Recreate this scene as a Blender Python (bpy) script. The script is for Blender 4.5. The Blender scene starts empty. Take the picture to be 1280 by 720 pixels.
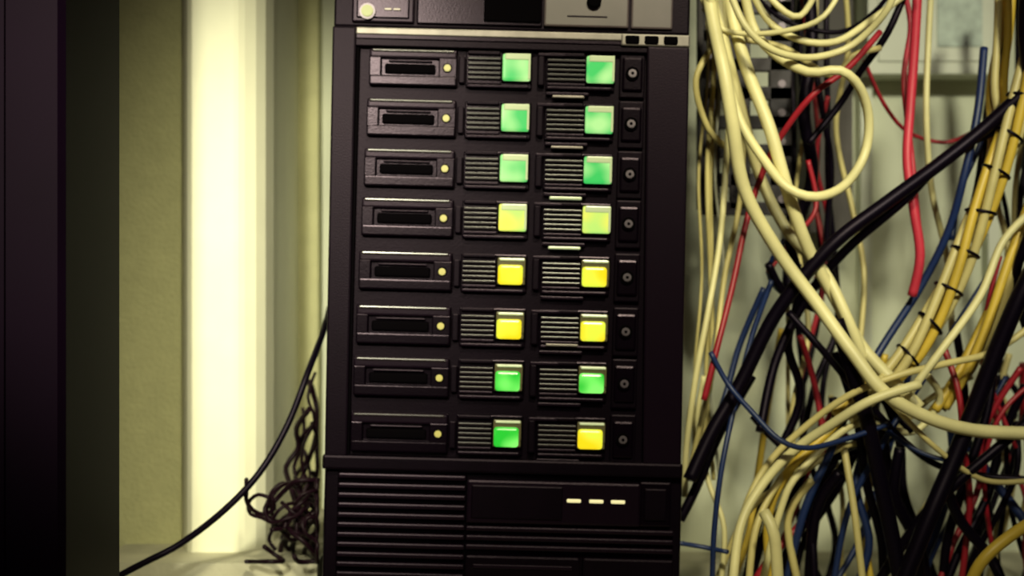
import bpy, bmesh, math, random
from mathutils import Vector, Matrix
S=0.0006; DP=1833.0
random.seed(7)
scene=bpy.context.scene
scene.view_settings.view_transform='Standard'
scene.view_settings.look='None'

# ---------------- materials ----------------
def mat(name,col,rough=0.5,metal=0.0,noise=0.0,nscale=40,bump=0.0,bscale=200,emis=None,estr=0,spec=0.5,coat=0,tint=None):
    m=bpy.data.materials.new(name); m.use_nodes=True
    nt=m.node_tree; b=nt.nodes['Principled BSDF']
    b.inputs['Roughness'].default_value=rough; b.inputs['Metallic'].default_value=metal
    b.inputs['Specular IOR Level'].default_value=spec
    b.inputs['Coat Weight'].default_value=coat
    if tint: b.inputs['Specular Tint'].default_value=(*tint,1)
    b.inputs['Base Color'].default_value=(*col,1)
    tc=nt.nodes.new('ShaderNodeTexCoord')
    if noise>0:
        n=nt.nodes.new('ShaderNodeTexNoise'); n.inputs['Scale'].default_value=nscale; n.inputs['Detail'].default_value=5
        nt.links.new(tc.outputs['Object'],n.inputs['Vector'])
        r=nt.nodes.new('ShaderNodeValToRGB')
        r.color_ramp.elements[0].position=0.3; r.color_ramp.elements[1].position=0.7
        r.color_ramp.elements[0].color=(*[c*(1-noise) for c in col],1)
        r.color_ramp.elements[1].color=(*[min(1,c*(1+noise)) for c in col],1)
        nt.links.new(n.outputs['Fac'],r.inputs['Fac']); nt.links.new(r.outputs['Color'],b.inputs['Base Color'])
    if bump>0:
        n=nt.nodes.new('ShaderNodeTexNoise'); n.inputs['Scale'].default_value=bscale; n.inputs['Detail'].default_value=4
        nt.links.new(tc.outputs['Object'],n.inputs['Vector'])
        bp=nt.nodes.new('ShaderNodeBump'); bp.inputs['Strength'].default_value=bump; bp.inputs['Distance'].default_value=0.002
        nt.links.new(n.outputs['Fac'],bp.inputs['Height']); nt.links.new(bp.outputs['Normal'],b.inputs['Normal'])
    if emis:
        b.inputs['Emission Color'].default_value=(*emis,1); b.inputs['Emission Strength'].default_value=estr
    return m
def led_mat(name,c1,c2,strength):
    m=mat(name,[c*0.3 for c in c1],0.25)
    nt=m.node_tree; b=nt.nodes['Principled BSDF']
    tc=nt.nodes.new('ShaderNodeTexCoord'); n=nt.nodes.new('ShaderNodeTexNoise')
    n.inputs['Scale'].default_value=58; n.inputs['Detail'].default_value=0
    nt.links.new(tc.outputs['Object'],n.inputs['Vector'])
    r=nt.nodes.new('ShaderNodeValToRGB'); r.color_ramp.elements[0].position=0.34; r.color_ramp.elements[1].position=0.66
    r.color_ramp.elements[0].color=(*c1,1); r.color_ramp.elements[1].color=(*c2,1)
    nt.links.new(n.outputs['Fac'],r.inputs['Fac']); nt.links.new(r.outputs['Color'],b.inputs['Emission Color'])
    b.inputs['Emission Strength'].default_value=strength
    return m
PT=(0.95,0.74,0.98)
M={}
M['case']=mat('case_black_plastic',(0.0016,0.0006,0.0020),0.40,noise=0.25,nscale=30,bump=0.08,bscale=900,spec=0.085,tint=PT)
M['case2']=mat('bezel_dark_plastic',(0.0032,0.0012,0.0037),0.33,bump=0.06,bscale=900,spec=0.15,tint=PT)
M['deep']=mat('recess_black',(0.0006,0.0002,0.0008),0.8,spec=0.03)
M['sled']=mat('sled_plastic',(0.0013,0.0004,0.0016),0.26,bump=0.05,bscale=700,spec=0.16,tint=PT)
M['edge']=mat('edge_highlight_plastic',(0.020,0.014,0.018),0.25,spec=0.6)  # paler colour paints the light caught along the sled top edges
M['rib']=mat('rib_plastic',(0.009,0.005,0.008),0.28,spec=0.35)
M['silver']=mat('silver_trim',(0.17,0.15,0.14),0.42,metal=0.6,noise=0.2,nscale=60)
M['grey']=mat('grey_drive_bezel',(0.075,0.055,0.06),0.4,noise=0.2,nscale=25)
M['dot']=mat('indicator_yellow',(0.3,0.27,0.07),0.4,emis=(0.75,0.65,0.18),estr=0.3)
M['cream_led']=mat('indicator_cream',(0.6,0.55,0.3),0.4,emis=(1,0.9,0.5),estr=0.5)
M['btn']=mat('power_button',(0.22,0.24,0.06),0.4,emis=(0.7,0.7,0.25),estr=0.15)
M['lock']=mat('lock_metal',(0.12,0.10,0.12),0.4,metal=0.7)
M['cap']=mat('clear_cap',(0.4,0.46,0.28),0.25,emis=(0.7,0.8,0.45),estr=0.25)
M['capdim']=mat('clear_cap_dim',(0.09,0.08,0.04),0.25)
M['gpale']=led_mat('led_pale_green',(0.04,0.50,0.10),(0.50,0.82,0.30),1.0)
M['ypale']=led_mat('led_pale_yellow',(0.85,0.78,0.10),(0.36,0.75,0.17),0.95)
M['yel']=led_mat('led_yellow',(0.90,0.66,0.01),(0.70,0.86,0.06),1.0)
M['gr']=led_mat('led_green',(0.02,0.50,0.03),(0.26,0.98,0.16),1.0)
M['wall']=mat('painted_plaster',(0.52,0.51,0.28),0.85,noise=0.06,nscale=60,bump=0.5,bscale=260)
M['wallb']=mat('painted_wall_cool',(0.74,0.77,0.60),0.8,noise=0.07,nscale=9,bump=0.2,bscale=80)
M['col']=mat('white_gloss_paint',(0.9,0.89,0.69),0.5,noise=0.03,nscale=30)
M['box']=mat('white_plastic_box',(0.78,0.81,0.68),0.5,noise=0.06,nscale=20)
M['label']=mat('pale_label',(0.6,0.70,0.62),0.6,noise=0.2,nscale=90)
M['floor']=mat('grey_screed',(0.5,0.48,0.36),0.8,noise=0.25,nscale=15,bump=0.3)
M['door']=mat('black_cabinet',(0.0022,0.0004,0.0030),0.55,noise=0.2,nscale=10,spec=0.06,tint=PT)
M['rail']=mat('dark_steel',(0.010,0.006,0.010),0.45,metal=0.4,noise=0.3)
def cmat(n,c,r=0.45): return mat(n,c,r,noise=0.18,nscale=22)
C={'cream':cmat('cable_cream',(0.70,0.64,0.33)),'tan':cmat('cable_tan',(0.56,0.48,0.20)),'yellow':cmat('cable_yellow',(0.60,0.42,0.05)),
 'black':mat('cable_black',(0.002,0.001,0.004),0.4,spec=0.14,tint=(0.9,0.75,1)),'blue':cmat('cable_blue',(0.006,0.020,0.095)),'red':cmat('cable_red',(0.30,0.008,0.02)),
 'pink':cmat('cable_pink_red',(0.55,0.03,0.06)),'purple':mat('cable_purple_brown',(0.008,0.0015,0.005),0.5,spec=0.15),'grey':cmat('cable_grey',(0.3,0.3,0.24))}
C['duct']=mat('trunking_grey',(0.07,0.06,0.055),0.6,noise=0.2)

# ---------------- builder ----------------
class B:
    def __init__(s): s.v=[];s.f=[];s.m=[];s.sm=[];s.mats=[]
    def mi(s,m):
        if m not in s.mats: s.mats.append(m)
        return s.mats.index(m)
    def bm(s,b,m,smooth=False):
        o=len(s.v); k=s.mi(m); b.verts.index_update()
        s.v+= [tuple(v.co) for v in b.verts]
        for f in b.faces:
            s.f.append([o+v.index for v in f.verts]); s.m.append(k); s.sm.append(smooth)
        b.free()
    # px-unit box: u right, v DOWN, d depth (away from camera)
    def box(s,u0,v0,u1,v1,d0,d1,m,bev=1.0,seg=2,quad=None):
        b=bmesh.new()
        q=quad or [(u0,v0),(u1,v0),(u1,v1),(u0,v1)]
        fr=[b.verts.new((u*S,d0*S,-v*S)) for u,v in q]; bk=[b.verts.new((u*S,d1*S,-v*S)) for u,v in q]
        b.faces.new(fr); b.faces.new(bk[::-1])
        for i in range(4):
            j=(i+1)%4; b.faces.new([fr[j],fr[i],bk[i],bk[j]])
        bmesh.ops.recalc_face_normals(b,faces=b.faces[:])
        if bev>0: bmesh.ops.bevel(b,geom=b.edges[:],offset=bev*S,segments=seg,profile=0.6,affect='EDGES',clamp_overlap=True)
        s.bm(b,m)
    def cyl(s,u,v,r,d0,d1,m,n=20,bev=0.8):
        b=bmesh.new()
        bmesh.ops.create_cone(b,cap_ends=True,segments=n,radius1=r*S,radius2=r*S,depth=abs(d1-d0)*S)
        if bev>0: bmesh.ops.bevel(b,geom=[e for e in b.edges if abs(e.verts[0].co.z-e.verts[1].co.z)<1e-7],offset=bev*S,segments=2,affect='EDGES')
        bmesh.ops.rotate(b,verts=b.verts[:],cent=(0,0,0),matrix=Matrix.Rotation(math.pi/2,3,'X'))
        bmesh.ops.translate(b,verts=b.verts[:],vec=(u*S,(d0+d1)/2*S,-v*S))
        s.bm(b,m)
    def prism(s,prof,z0,z1,m):   # profile list of (x,y) metres extruded in z
        o=len(s.v);k=s.mi(m);n=len(prof)
        s.v+=[(x,y,z0) for x,y in prof]+[(x,y,z1) for x,y in prof]
        for i in range(n):
            j=(i+1)%n; s.f.append([o+i,o+j,o+n+j,o+n+i]); s.m.append(k); s.sm.append(False)
        s.f.append([o+i for i in range(n)][::-1]); s.m.append(k); s.sm.append(False)
        s.f.append([o+n+i for i in range(n)]); s.m.append(k); s.sm.append(False)
    def tube(s,pts,r,m,n=8):
        k=s.mi(m); o=len(s.v); N=len(pts)
        t0=(pts[1]-pts[0]).normalized(); up=Vector((0,1,0))
        if abs(t0.dot(up))>0.9: up=Vector((1,0,0))
        nr=(up-t0*up.dot(t0)).normalized()
        for i in range(N):
            t=(pts[min(i+1,N-1)]-pts[max(i-1,0)]).normalized()
            nr=(nr-t*nr.dot(t)).normalized(); bn=t.cross(nr)
            for a in range(n):
                an=2*math.pi*a/n
                s.v.append(tuple(pts[i]+(nr*math.cos(an)+bn*math.sin(an))*r))
        for i in range(N-1):
            for a in range(n):
                b2=(a+1)%n
                s.f.append([o+i*n+a,o+i*n+b2,o+(i+1)*n+b2,o+(i+1)*n+a]); s.m.append(k); s.sm.append(True)
        s.f.append([o+a for a in range(n)][::-1]); s.m.append(k); s.sm.append(False)
        s.f.append([o+(N-1)*n+a for a in range(n)]); s.m.append(k); s.sm.append(False)
    def obj(s,name,parent=None):
        me=bpy.data.meshes.new(name); me.from_pydata(s.v,[],s.f)
        for m in s.mats: me.materials.append(m)
        me.polygons.foreach_set('material_index',s.m); me.polygons.foreach_set('use_smooth',s.sm)
        me.update(); b=bmesh.new(); b.from_mesh(me); bmesh.ops.recalc_face_normals(b,faces=b.faces[:]); b.to_mesh(me); b.free()
        ob=bpy.data.objects.new(name,me); scene.collection.objects.link(ob)
        if parent: ob.parent=parent
        return ob
def empty(name):
    e=bpy.data.objects.new(name,None); scene.collection.objects.link(e); e.empty_display_size=0.05; return e

# ---------------- SERVER ----------------
srv=empty('server_tower')
b=B()
FL=440
b.box(-230,-470,213,FL-12,14,600,M['case'],3)
for (u,d) in ((-200,60),(180,60),(-200,540),(180,540)): b.box(u-18,FL-13,u+18,FL+3,d-18,d+18,M['deep'],2)
b.obj('chassis',srv)
b=B()
b.box(0,0,0,0,0,20,M['case'],2.5,quad=[(-233,-322),(-203,-322),(-201,216),(-229,216)])
b.box(0,0,0,0,-2,20,M['case2'],2.5,quad=[(161,-306),(214,-306),(217,216),(169,216)])
b.box(-204,-308,162,-298,1,20,M['case'],1.5)
b.box(-231,214,219,232,-4,20,M['case'],3)
b.box(-204,-300,-199,216,6,20,M['deep'],0.5)
b.box(-203,-300,168,216,16,19,M['deep'],0)
# silver trim
b.box(-203,-321,214,-312,-3,18,M['silver'],1.5)
b.box(-203,-313,214,-307,-1,18,M['case2'],1)
b.box(128,-321,214,-306,-4,18,M['silver'],2)
for u in (142,166,190):
    b.box(u-9,-319,u+9,-308,-6,0,M['deep'],3.5,3)
b.obj('front_bezel',srv)
# top drive section
b=B()
b.box(-232,-470,214,-322,4,20,M['case'],3)
b.box(-209,-400,-131,-327,-2,10,M['case2'],2.5)
b.box(-203,-360,-137,-332,-4,4,M['sled'],2)
b.cyl(-189,-340,10,-9,0,M['lock']); b.cyl(-189,-340,7.5,-11,-3,M['btn'])
for i in range(2): b.box(-168+i*11,-345,-159+i*11,-342,-6,-2,M['silver'],0.5)
b.box(-128,-400,29,-327,0,10,M['sled'],2)
b.box(-128,-400,-50,-375,-3,10,M['case2'],1.5)
b.box(-44,-400,27,-332,-4,6,M['deep'],2)
b.box(31,-400,137,-328,-3,10,M['grey'],2.5)
b.box(140,-400,192,-328,-1,10,M['grey'],2.5)
b.box(40,-380,128,-372,-4,3,M['deep'],1)
b.cyl(93,-361,9,-12,0,M['deep'])
b.box(60,-342,110,-340,-3.6,0,M['case'],0.3)
for k in range(3): b.box(-200,-462+k*20,185,-446+k*20,-2,8,M['case2'],2)
b.obj('optical_drive_section',srv)

V=[-273,-210,-147,-85,-18,50,115,185]
LED=[('gpale','gpale'),('gpale','gpale'),('gpale','gpale'),('ypale','ypale'),('yel','yel'),('yel','yel'),('gr','gr'),('gr','yel')]
for i,v in enumerate(V):
    b=B()
    L=-186-11.5*i/7; H=23+ i*0.25
    dF=3; sl=M['sled']
    # sled with recessed grip
    R=-76
    b.box(L,v-H,R,v+H,dF+7,dF+14,M['sled'],1)
    b.box(L,v-H,R,v-11,dF,dF+10,M['case2'],3.2,3)  # upper bar in lighter plastic, a soft highlight put into the colour
    b.box(L,v+10,R,v+H,dF,dF+10,sl,2.5,3)
    b.box(L,v-13,L+15,v+12,dF,dF+10,sl,1.5)
    b.box(-99,v-13,R,v+12,dF,dF+10,sl,1.5)
    b.box(L+19,v-5,-103,v+8,dF+3,dF+10,M['deep'],4,3)
    b.box(L+24,v-9,-108,v-7,dF+1,dF+9,M['case2'],0.8)
    b.box(L+3,v-H+0.5,R-4,v-H+4.5,dF-2,dF+4,M['edge'],1.9,3)  # thin pale strip: painted highlight on the top edge
    b.cyl(-88,v,6.0,dF-1.5,dF+3,M['deep']); b.cyl(-88,v,4.4,dF-3.5,dF+2,M['dot'])
    b.box(-74,v-16,-66,v+18,dF+2,dF+10,M['case'],1.5)
    # latch module 1
    for (a,c,e) in ((-65,-20,18),(35,86,122)):
        b.box(a,v-H,e,v+H,dF+5,dF+14,M['sled'],1.5)
        for k in range(6):
            b.box(a+2,v-15+k*6,c-1,v-12+k*6+0.4,dF-1,dF+8,M['rib'] if k<5 else M['case2'],1)
        b.box(a+2,v-H,c-2,v-H+5,dF-1,dF+8,M['case'],1.5)
        b.box(a+2,v+H-4,e-4,v+H,dF-1,dF+8,M['case2'],1.3)
    b.box(25,v-H+4,34,v+H-4,dF-1,dF+12,M['case'],2)
    b.box(25,v-H+1,60,v-H+5,dF-2,dF+6,M['case2'],1)
    # silver clip under the second latch
    if i in (0,1,2,3,5):
        o=0 if i!=5 else 14
        b.box(44,v+H+8-o,84,v+H+11-o,-4,12,M['cap'] if i in(2,3) else M['silver'],0.8)
    b.box(36,v+H+3,90,v+H+7,4,12,M['case2'],1)
    # lock column
    b.box(128,v-H-5,160,v+H+8,dF+4,dF+14,M['case'],2)
    b.box(131,v-H+3,157,v+H,dF,dF+10,M['sled'],3)
    b.cyl(143.5,v+1,8.5,dF-4,dF+2,M['deep']); b.cyl(143.5,v+1,5.2,dF-6,dF,M['lock'])
    b.cyl(143.5,v+1,2.0,dF-6.6,dF-5,M['deep'],10,0.2)
    # lamps
    for (u0,mn) in ((-19,LED[i][0]),(86,LED[i][1])):
        u1=u0+35
        b.box(u0-1.5,v-22,u1+1.5,v+16,dF,dF+8,M['deep'],1)
        if i<4:
            b.box(u0,v-20,u1,v+14,dF-5,dF+4,M[mn],3.5,3)
            b.box(u0+3,v-20,u1-1,v-12,dF-6.5,dF,M['cap'],1.5)
            b.box(u1-3,v-20,u1,v+12,dF-6.5,dF,M['cap'],1)
        else:
            b.box(u0,v-20,u1,v+14,dF-3,dF+4,M['capdim'],2)
            b.box(u0+3,v-19,u1-1,v-16,dF-5,dF,M['cap'],1)
            b.box(u1-3,v-19,u1,v+6,dF-4.5,dF,M['capdim'],1)
            b.box(u0+1,v-11,u1-3,v+14,dF-8,dF+2,M[mn],9,5)
    b.obj('hot_swap_drive_%d'%(i+1),srv)
# lower section
b=B()
b.box(-229,230,220,FL-10,8,24,M['case'],3)
b.box(-212,236,-50,FL-16,5,12,M['deep'],1)
v=236
while v<FL-26:
    b.box(-211,v,-51,v+6.5,-3,9,M['case2'],2.2); v+=12.3
b.box(-50,240,167,294,-5,12,M['case2'],3)
b.box(-44,246,70,288,-7,0,M['case'],2)
b.box(166,238,206,294,0,12,M['sled'],2.5)
b.box(172,246,200,286,-3,6,M['case'],2)
for u in (84,112,139): b.box(u-9,261,u+9,265.5,-8,-3,M['cream_led'],1.8)
v=298
while v<332:
    b.box(-50,v,210,v+6.5,-3,9,M['case2'],2.2); v+=11.5
b.box(-50,334,94,FL-16,-5,12,M['sled'],3); b.box(97,334,211,FL-16,-5,12,M['case'],3)
b.box(-40,345,84,350,-7,0,M['case2'],1)
b.obj('lower_grille',srv)
srv.rotation_euler=(0,math.radians(1.5),0)

# ---------------- placement helper: measured point at depth d ----------------
def W(px,py,d):
    f=1+d/DP
    return Vector(((px-640)*f*S,d*S,(360-py)*f*S))
FZ=-(FL+4)*S
# ---------------- ROOM ----------------
YB=640*S
b=B(); b.prism([(-1.6,YB),(1.4,YB),(1.4,YB+0.08),(-1.6,YB+0.08)],FZ-0.02,1.5,M['wallb']); b.obj('wall_back')
b=B(); b.prism([(-1.6,-1.8),(1.4,-1.8),(1.4,YB+0.08),(-1.6,YB+0.08)],FZ-0.05,FZ,M['floor']); b.obj('floor')
b=B(); b.prism([(1.4,-1.8),(1.46,-1.8),(1.46,YB+0.08),(1.4,YB+0.08)],FZ-0.05,1.5,M['wallb']); b.obj('wall_right')
x=lambda px,d:(px-640)*(1+d/DP)*S
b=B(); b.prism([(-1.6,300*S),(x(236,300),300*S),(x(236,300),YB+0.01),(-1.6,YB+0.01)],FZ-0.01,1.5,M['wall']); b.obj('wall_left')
# painted column
pr=[(227,300),(229,258),(234,240),(240,232),(292,232),(298,234),(306,239),(320,252),(332,272),(342,310),(347,380)]
prof=[(x(p,d),d*S) for p,d in pr]+[(x(347,380),YB+0.01),(x(229,300)-0.0,YB+0.01)]
b=B(); b.prism(prof,FZ-0.005,1.5,M['col']); b.obj('trim_1')
b=B(); 
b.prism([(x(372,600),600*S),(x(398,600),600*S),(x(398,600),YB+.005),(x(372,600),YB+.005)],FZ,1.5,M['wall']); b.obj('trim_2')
# low sill at the foot of the column
zt=W(0,704,150).z
b=B(); b.prism([(x(120,150),150*S),(x(396,150),150*S),(x(396,150),YB+.004),(x(120,150),YB+.004)],FZ-0.004,zt,M['floor']); b.obj('baseboard_left')
# black cabinet
b=B(); X0=x(80,-367)
b.prism([(-0.9,-367*S),(X0-0.004,-367*S),(X0,-360*S),(X0,-160*S),(X0-0.003,-155*S),(-0.9,-155*S)],FZ,1.2,M['door'])
b.prism([(X0-0.12,-372*S),(X0-0.035,-372*S),(X0-0.035,-366*S),(X0-0.12,-366*S)],FZ+0.02,1.18,M['door'])
b.obj('black_cabinet')
# right: wall box, conduit, rail
b=B()
w0=W(1085,-150,560);w1=W(1245,92,560)
b.prism([(w0.x,560*S),(w1.x,560*S),(w1.x,YB+.005),(w0.x,YB+.005)],w1.z,w0.z,M['box'])
b.prism([(w0.x+.01,556*S),(w1.x-.01,556*S),(w1.x-.01,562*S),(w0.x+.01,562*S)],w1.z+.012,w0.z-.01,M['box'])
a=W(1172,-20,554);c=W(1228,58,554)
b.prism([(a.x,553*S),(c.x,553*S),(c.x,557*S),(a.x,557*S)],c.z,a.z,M['label'])
b.obj('wall_junction_box')
b=B()
a=W(1078,0,600);c=W(1092,0,600)
b.prism([(a.x,610*S),(c.x,610*S),(c.x,YB+.005),(a.x,YB+.005)],FZ,w1.z+0.01,M['box']); 
a=W(1238,0,600);c=W(1252,0,600)
b.prism([(a.x,610*S),(c.x,610*S),(c.x,YB+.005),(a.x,YB+.005)],FZ,w1.z+0.01,M['box']); b.obj('trim_3')
b=B()
a=W(1012,0,520);c=W(1066,0,520)
b.prism([(a.x,520*S),(c.x,520*S),(c.x,YB+.005),(a.x,YB+.005)],W(0,290,520).z,1.1,C['duct']); b.obj('cable_trunking')
# perforated ladder rail
b=B(); d=230; f=1+d/DP
def rb(px0,py0,px1,py1,dd=14,bev=1.5):
    b.box((px0-640)*f,(py0-360)*f,(px1-640)*f,(py1-360)*f,d,d+dd,M['rail'],bev)
rb(872,-200,900,262);rb(962,-200,990,262)
yy=-180
while yy<262: rb(878,yy,990,yy+17,12); yy+=36
for yy in range(-170,262,36):
    b.cyl((887-640)*f,(yy+23-360)*f,5*f,d-3,d+2,M['lock'],14); b.cyl((977-640)*f,(yy+23-360)*f,5*f,d-3,d+2,M['lock'],14)
rb(912,-200,938,262,8); 
b.obj('cable_ladder_rack')

# ---------------- CABLES ----------------
def cr(P,step=10):
    out=[];n=len(P)
    for i in range(n-1):
        p0=P[max(i-1,0)];p1=P[i];p2=P[i+1];p3=P[min(i+2,n-1)]
        k=max(3,int((p2-p1).length/(step*S)))
        for j in range(k):
            t=j/k
            out.append(0.5*((2*p1)+(-p0+p2)*t+(2*p0-5*p1+4*p2-p3)*t*t+(-p0+3*p1-3*p2+p3)*t**3))
    out.append(P[-1]); return out
G={}
def cable(col,pts,w,d,dv=22,group=None):
    g=group or {'cream':'cream_network_cables','tan':'cream_network_cables','yellow':'yellow_cable_bundle','black':'black_power_cables','blue':'blue_network_cables','red':'red_network_cables','pink':'red_network_cables','purple':'purple_wire_tangle','grey':'grey_network_cables'}[col]
    bb=G.setdefault(g,B()); ph=random.uniform(0,6.28); P=[]
    for i,p in enumerate(pts):
        dd=(p[2] if len(p)>2 else d)+math.sin(ph+i*1.1)*dv
        P.append(W(p[0],p[1],dd))
    Q=cr(P); bb.tube(Q,w*0.5*S*(1+d/DP),C[col],10)
    return Q
c=cable
# thick cream
c('cream',[(880,-40),(892,30),(905,90),(915,150),(930,235),(970,310),(1025,385),(1065,440),(1105,490),(1160,522),(1220,538),(1300,542)],17,40)
c('cream',[(905,-40),(915,20),(935,90),(962,160),(985,240),(1010,310),(1045,375),(1075,430),(1110,470),(1150,510)],16,70)
c('cream',[(895,-40),(905,50),(925,130),(950,220),(985,290),(1030,340),(1060,400),(1080,450)],14,95)
c('cream',[(925,-40),(940,30),(965,65),(1010,90),(1050,88),(1075,110),(1086,150),(1080,195),(1055,232),(1020,246),(985,235),(955,200),(925,150),(905,80),(890,10),(880,-40)],12,50)
c('cream',[(905,-30),(930,30),(965,62),(1010,72),(1055,62),(1085,40),(1110,10),(1125,-30)],9,30)
c('cream',[(930,-30),(960,25),(1000,50),(1045,52),(1085,28),(1120,2),(1150,-20)],9,75)
c('tan',[(880,10),(920,45),(980,60),(1040,95),(1065,70),(1100,60)],8,110)
c('cream',[(950,-30),(965,0),(1000,20),(1030,-30)],8,60)
c('cream',[(870,-20),(895,30),(930,42),(985,38),(1030,20),(1060,-30)],7,45)
c('tan',[(872,-20),(895,40),(870,100),(885,160),(915,190)],8,120)
c('cream',[(915,110),(908,200),(900,300),(885,390),(870,470),(858,560),(856,620)],8,100)
c('tan',[(930,150),(925,250),(905,350),(893,450),(878,520),(862,590)],7,140)
c('cream',[(1165,-30),(1160,60),(1158,150),(1165,240),(1185,330),(1190,420)],8,200)
c('tan',[(1055,-30),(1060,60),(1045,160),(1065,260),(1080,340),(1075,430)],7,260)
c('tan',[(985,240),(1000,330),(1010,420),(990,520),(1000,620)],7,200)
# lower cream arcs
c('tan',[(1300,400),(1240,440),(1180,455),(1120,470),(1060,495),(1005,535),(960,580),(930,640),(910,740)],9,60)
c('cream',[(1150,480),(1090,500),(1040,530),(990,565),(950,610),(925,660),(915,740)],12,30)
c('cream',[(1160,470),(1175,500),(1140,540),(1070,530),(1000,590),(975,640),(950,740)],9,90)
c('cream',[(955,640),(968,670),(973,740)],15,10)
c('tan',[(1055,560),(1068,640),(1080,740)],9,60)
c('tan',[(1215,470),(1160,500),(1110,545),(1050,560),(990,600),(935,640),(890,740)],8,120)
c('tan',[(1015,600),(985,650),(1000,740)],10,100)
c('tan',[(1105,470),(1060,510),(1015,560),(975,600),(945,660),(935,740)],9,75)
c('yellow',[(1130,440),(1085,490),(1030,545),(985,590),(960,650),(965,740)],11,110)
c('cream',[(1300,255),(1255,300),(1225,370),(1175,440),(1130,500)],10,60)
c('cream',[(880,470),(872,530),(885,600),(905,660),(900,740)],7,120)
c('tan',[(1300,600),(1230,600),(1170,560),(1110,500)],7,70)
# yellow bundle, twisted strands with ties
base=[(1310,20),(1290,80),(1268,150),(1245,215),(1222,275),(1198,335),(1168,395),(1135,445),(1095,485),(1050,520)]
for k in range(5):
    pts=[]
    for i,(px,py) in enumerate(base):
        a=k*2*math.pi/5+i*0.7
        pts.append((px+11*math.cos(a),py+5*math.cos(a),90+14*math.sin(a)))
    q=cable('yellow' if k%2 else 'tan',pts,12,90,0,group='yellow_cable_bundle')
for k in range(4):
    pts=[(px+38+9*math.cos(k*1.6+i*.6),py+70+5*math.sin(k+i*.5),120+14*math.sin(k*1.6+i*.6)) for i,(px,py) in enumerate(base[:8])]
    cable('yellow' if k!=2 else 'tan',pts,12,120,0,group='yellow_cable_bundle')
for k in range(4):
    pts=[(px-4+9*math.cos(k*1.6+i*.6),py+5*math.sin(k+i*.5),140+14*math.sin(k*1.6+i*.6)) for i,(px,py) in enumerate([(1262,-40),(1258,40),(1250,110),(1252,180),(1232,250)])]
    cable('yellow' if k!=2 else 'tan',pts,10,140,0,group='yellow_cable_bundle')
c('yellow',[(1310,640),(1260,672),(1225,705),(1205,750)],15,20,group='yellow_cable_bundle')
cl=cr([W(px,py,90) for px,py in base],10)
yb=G['yellow_cable_bundle']
for i in range(10,len(cl)-4,5):
    t=(cl[i+1]-cl[i-1]).normalized(); n1=t.cross(Vector((0,1,0))).normalized(); n2=t.cross(n1)
    t2=t*random.uniform(-7,7)*S
    ring=[cl[i]+t2*math.cos(a)+(n1*math.cos(a)+n2*math.sin(a))*18.5*S for a in [j*2*math.pi/16 for j in range(17)]]
    yb.tube(ring,2.3*S,C['black'],6)
# red
c('pink',[(1148,-30),(1143,60),(1138,130),(1134,200),(1142,260),(1150,320),(1140,370)],12,130,8)
c('pink',[(1125,-30),(1138,30),(1130,100),(1140,200),(1150,300)],7,170)
c('red',[(1100,40),(1060,85),(1020,115),(990,150),(960,200),(935,270),(915,360),(895,440),(880,500)],8,85)
c('red',[(1080,75),(1105,130),(1135,165),(1180,178),(1215,165),(1250,140)],5,210)
c('red',[(1010,200),(1020,260),(990,300),(960,340)],6,160)
c('red',[(1180,435),(1198,490),(1205,560),(1212,630),(1200,740)],8,110)
c('red',[(1000,420),(1018,480),(1030,560),(1020,640),(1015,740)],8,150)
c('red',[(1250,320),(1235,380),(1225,440),(1245,500),(1270,560)],6,140)
c('red',[(1035,120),(1020,200),(1035,280),(1020,350)],6,260)
c('red',[(1300,470),(1250,520),(1230,600),(1250,740)],6,170)
# black
c('black',[(1310,95),(1270,125),(1225,165),(1170,208),(1110,252),(1050,297),(1005,345),(965,400),(925,480),(890,540),(862,600)],18,80,10)
c('black',[(1300,125),(1250,160),(1190,190),(1130,250),(1060,310),(1010,370),(970,450),(950,540)],12,110)
c('black',[(1310,300),(1275,370),(1245,440),(1218,510),(1190,580),(1160,650),(1120,750)],22,50,8)
c('black',[(1045,400),(1065,460),(1085,530),(1100,600),(1115,670),(1130,750)],20,60,8)
c('black',[(985,390),(1030,440),(1090,510),(1160,575),(1230,595),(1310,600)],9,100)
c('black',[(1310,500),(1270,540),(1200,600),(1150,650),(1090,740)],13,90)
c('black',[(1260,-30),(1250,60),(1235,140),(1225,220),(1210,290)],11,170)
c('black',[(1290,-40),(1285,40),(1295,120)],26,60)
c('black',[(1010,-30),(1015,60),(1005,140),(1015,220),(990,300),(985,380)],16,210)
c('black',[(1140,-30),(1110,40),(1075,90),(1050,130),(1010,180)],9,130)
c('black',[(930,-20),(980,25),(1050,40),(1100,8),(1120,-30)],6,140)
c('black',[(1125,560),(1118,620),(1145,680),(1150,750)],14,110)
c('black',[(1310,200),(1290,280),(1270,350),(1290,430),(1310,480)],12,110)
c('black',[(1180,600),(1200,650),(1240,700),(1260,750)],14,80)
c('black',[(1050,590),(1020,640),(1010,750)],14,120)
c('black',[(940,470),(900,540),(870,610),(850,650)],12,120)
c('black',[(1080,560),(1030,575),(980,560),(940,520)],8,140)
c('black',[(985,300),(1000,360),(985,430),(1000,500),(960,600),(930,740)],11,150)
c('black',[(960,330),(985,370),(1040,400),(1080,470),(1140,540)],10,130)
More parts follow.
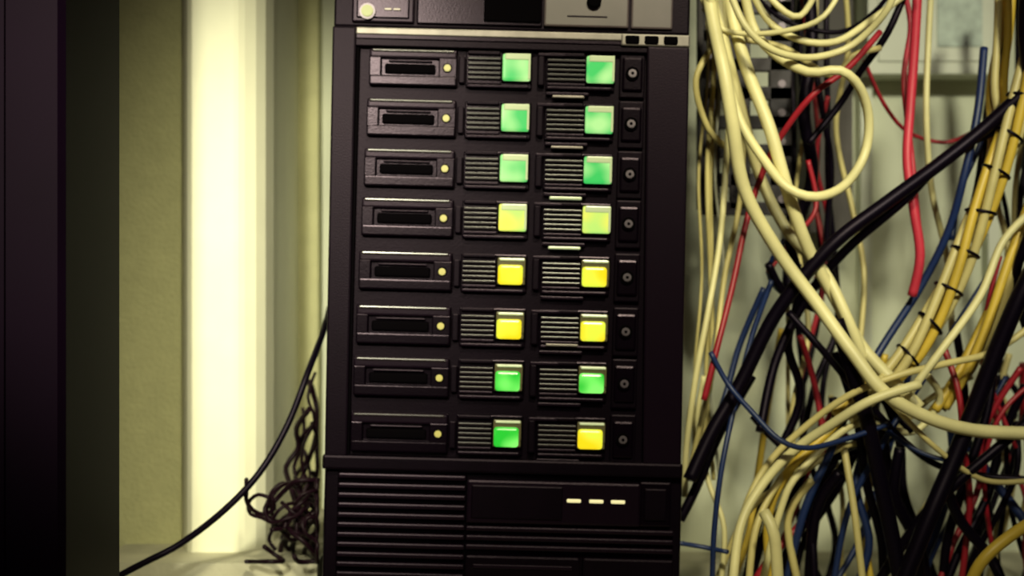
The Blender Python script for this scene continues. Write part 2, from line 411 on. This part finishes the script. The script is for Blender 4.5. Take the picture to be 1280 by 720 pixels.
# blue
c('blue',[(1230,60),(1222,140),(1205,220),(1185,290),(1150,360),(1105,430),(1070,490),(1040,560),(1005,640),(980,740)],10,130)
c('blue',[(888,440),(910,480),(940,515),(975,550),(1010,560),(1060,548),(1110,530)],7,40)
c('blue',[(965,350),(940,420),(920,500),(903,580),(893,660),(890,740)],7,90)
c('blue',[(955,360),(925,430),(905,500),(880,560),(858,600)],8,130)
c('blue',[(1190,300),(1200,240),(1225,180),(1250,100)],7,150)
c('blue',[(845,678),(880,684),(910,690)],6,60)
c('blue',[(1245,330),(1200,400),(1150,480),(1100,560),(1060,640),(1040,740)],8,120)
c('blue',[(1110,540),(1150,565),(1190,575),(1210,560)],6,80)
c('blue',[(980,300),(960,340),(985,370),(1000,330)],6,140)
# background filler runs hanging from the rack
for i in range(16):
    lo,hi=random.choice([(985,1065),(1250,1300)]); x0=random.uniform(lo,hi); col=random.choice(['black','black','blue','red','black','tan'])
    y=-40; pts=[]; xx=x0
    while y<760:
        pts.append((min(1340,max(985,xx)),y)); y+=random.uniform(70,120); xx+=random.uniform(-16,16) if y<420 else random.uniform(-40,40)
    c(col,pts,random.uniform(5,9),random.uniform(200,380),15)
for i in range(32):
    a=random.uniform(985,1290); y0=random.uniform(400,580); dx=random.uniform(-150,110)
    col=random.choice(['black','black','black','blue','red','yellow','tan'])
    pts=[(a+dx*t+random.uniform(-14,14),y0+(760-y0)*t) for t in (0,.25,.5,.75,1)]
    c(col,pts,random.uniform(6,12),random.uniform(120,300),15)
for i in range(4):
    a=random.uniform(868,935); pts=[(a+random.uniform(-8,8)-t*random.uniform(5,45)+ (0),-40+640*t) for t in (0,.2,.4,.6,.8,1)]
    c(random.choice(['tan','grey','tan']),[(max(868,p[0]),p[1]) for p in pts],random.uniform(4,7),random.uniform(150,200),12,group='grey_network_cables')
# left side
c('black',[(412,385,250),(404,415,180),(385,465,110),(360,530,90),(325,590,70),(280,638,60),(225,680,60),(175,706,50),(120,735,40)],9,0,0,group='black_power_cord')
for i in range(12):
    y0=random.uniform(440,600); pts=[]; xx=random.uniform(378,396)
    for k in range(9):
        y=y0+(705-y0)*k/8
        pts.append((min(396,max(350,xx)),y)); xx+=random.uniform(-18,14)
    c('purple',pts,random.uniform(4,7),random.uniform(190,330),30)
for i in range(16):
    x0=random.uniform(325,385); y0=random.uniform(610,690); an=random.uniform(0,6); pts=[]
    for k in range(9):
        pts.append((min(396,max(308,x0)),min(702,max(600,y0)))); an+=random.uniform(-0.2,1.4)
        x0+=16*math.cos(an); y0+=14*math.sin(an)
    c('purple',pts,random.uniform(4,6.5),random.uniform(80,120),15)
for g,bb in G.items(): bb.obj(g)

# ---------------- LIGHTS ----------------
def aim(o,t): o.rotation_euler=(Vector(t)-o.location).to_track_quat('-Z','Y').to_euler()
def spot(name,loc,t,e,size,blend,col,rad):
    l=bpy.data.lights.new(name,'SPOT'); l.energy=e; l.spot_size=math.radians(size); l.spot_blend=blend; l.color=col; l.shadow_soft_size=rad
    o=bpy.data.objects.new(name,l); scene.collection.objects.link(o); o.location=loc; aim(o,t)
spot('vignette_key',(0.12,-1.25,0.85),(0.02,0,0.02),92,35,1.0,(1,0.94,0.61),0.07)  # added unseen key spot; its soft cone darkens the corners
spot('column_fill',(-0.26,-1.35,0.45),(-0.215,0.14,0.0),115,24,1.0,(1,0.96,0.68),0.05)  # added spot behind the camera, only to brighten the column
spot('wall_fill',(0.55,-1.1,0.7),(0.36,0.38,0.04),52,31,1.0,(1,0.97,0.70),0.06)  # added fill for the right wall, not a fitting in the room
w=bpy.data.worlds.new('World'); scene.world=w; w.use_nodes=True
w.node_tree.nodes['Background'].inputs[0].default_value=(0.6,0.3,0.5,1); w.node_tree.nodes['Background'].inputs[1].default_value=0.045
# ---------------- CAMERA ----------------
cd=bpy.data.cameras.new('camera'); cam=bpy.data.objects.new('camera',cd); scene.collection.objects.link(cam)
cam.location=(0,-DP*S,0); cam.rotation_euler=(math.pi/2,0,0)
cd.sensor_width=36; cd.lens=36*DP/1280; cd.clip_start=0.01
cd.dof.use_dof=True; cd.dof.focus_distance=0.97; cd.dof.aperture_fstop=5.6
scene.camera=cam
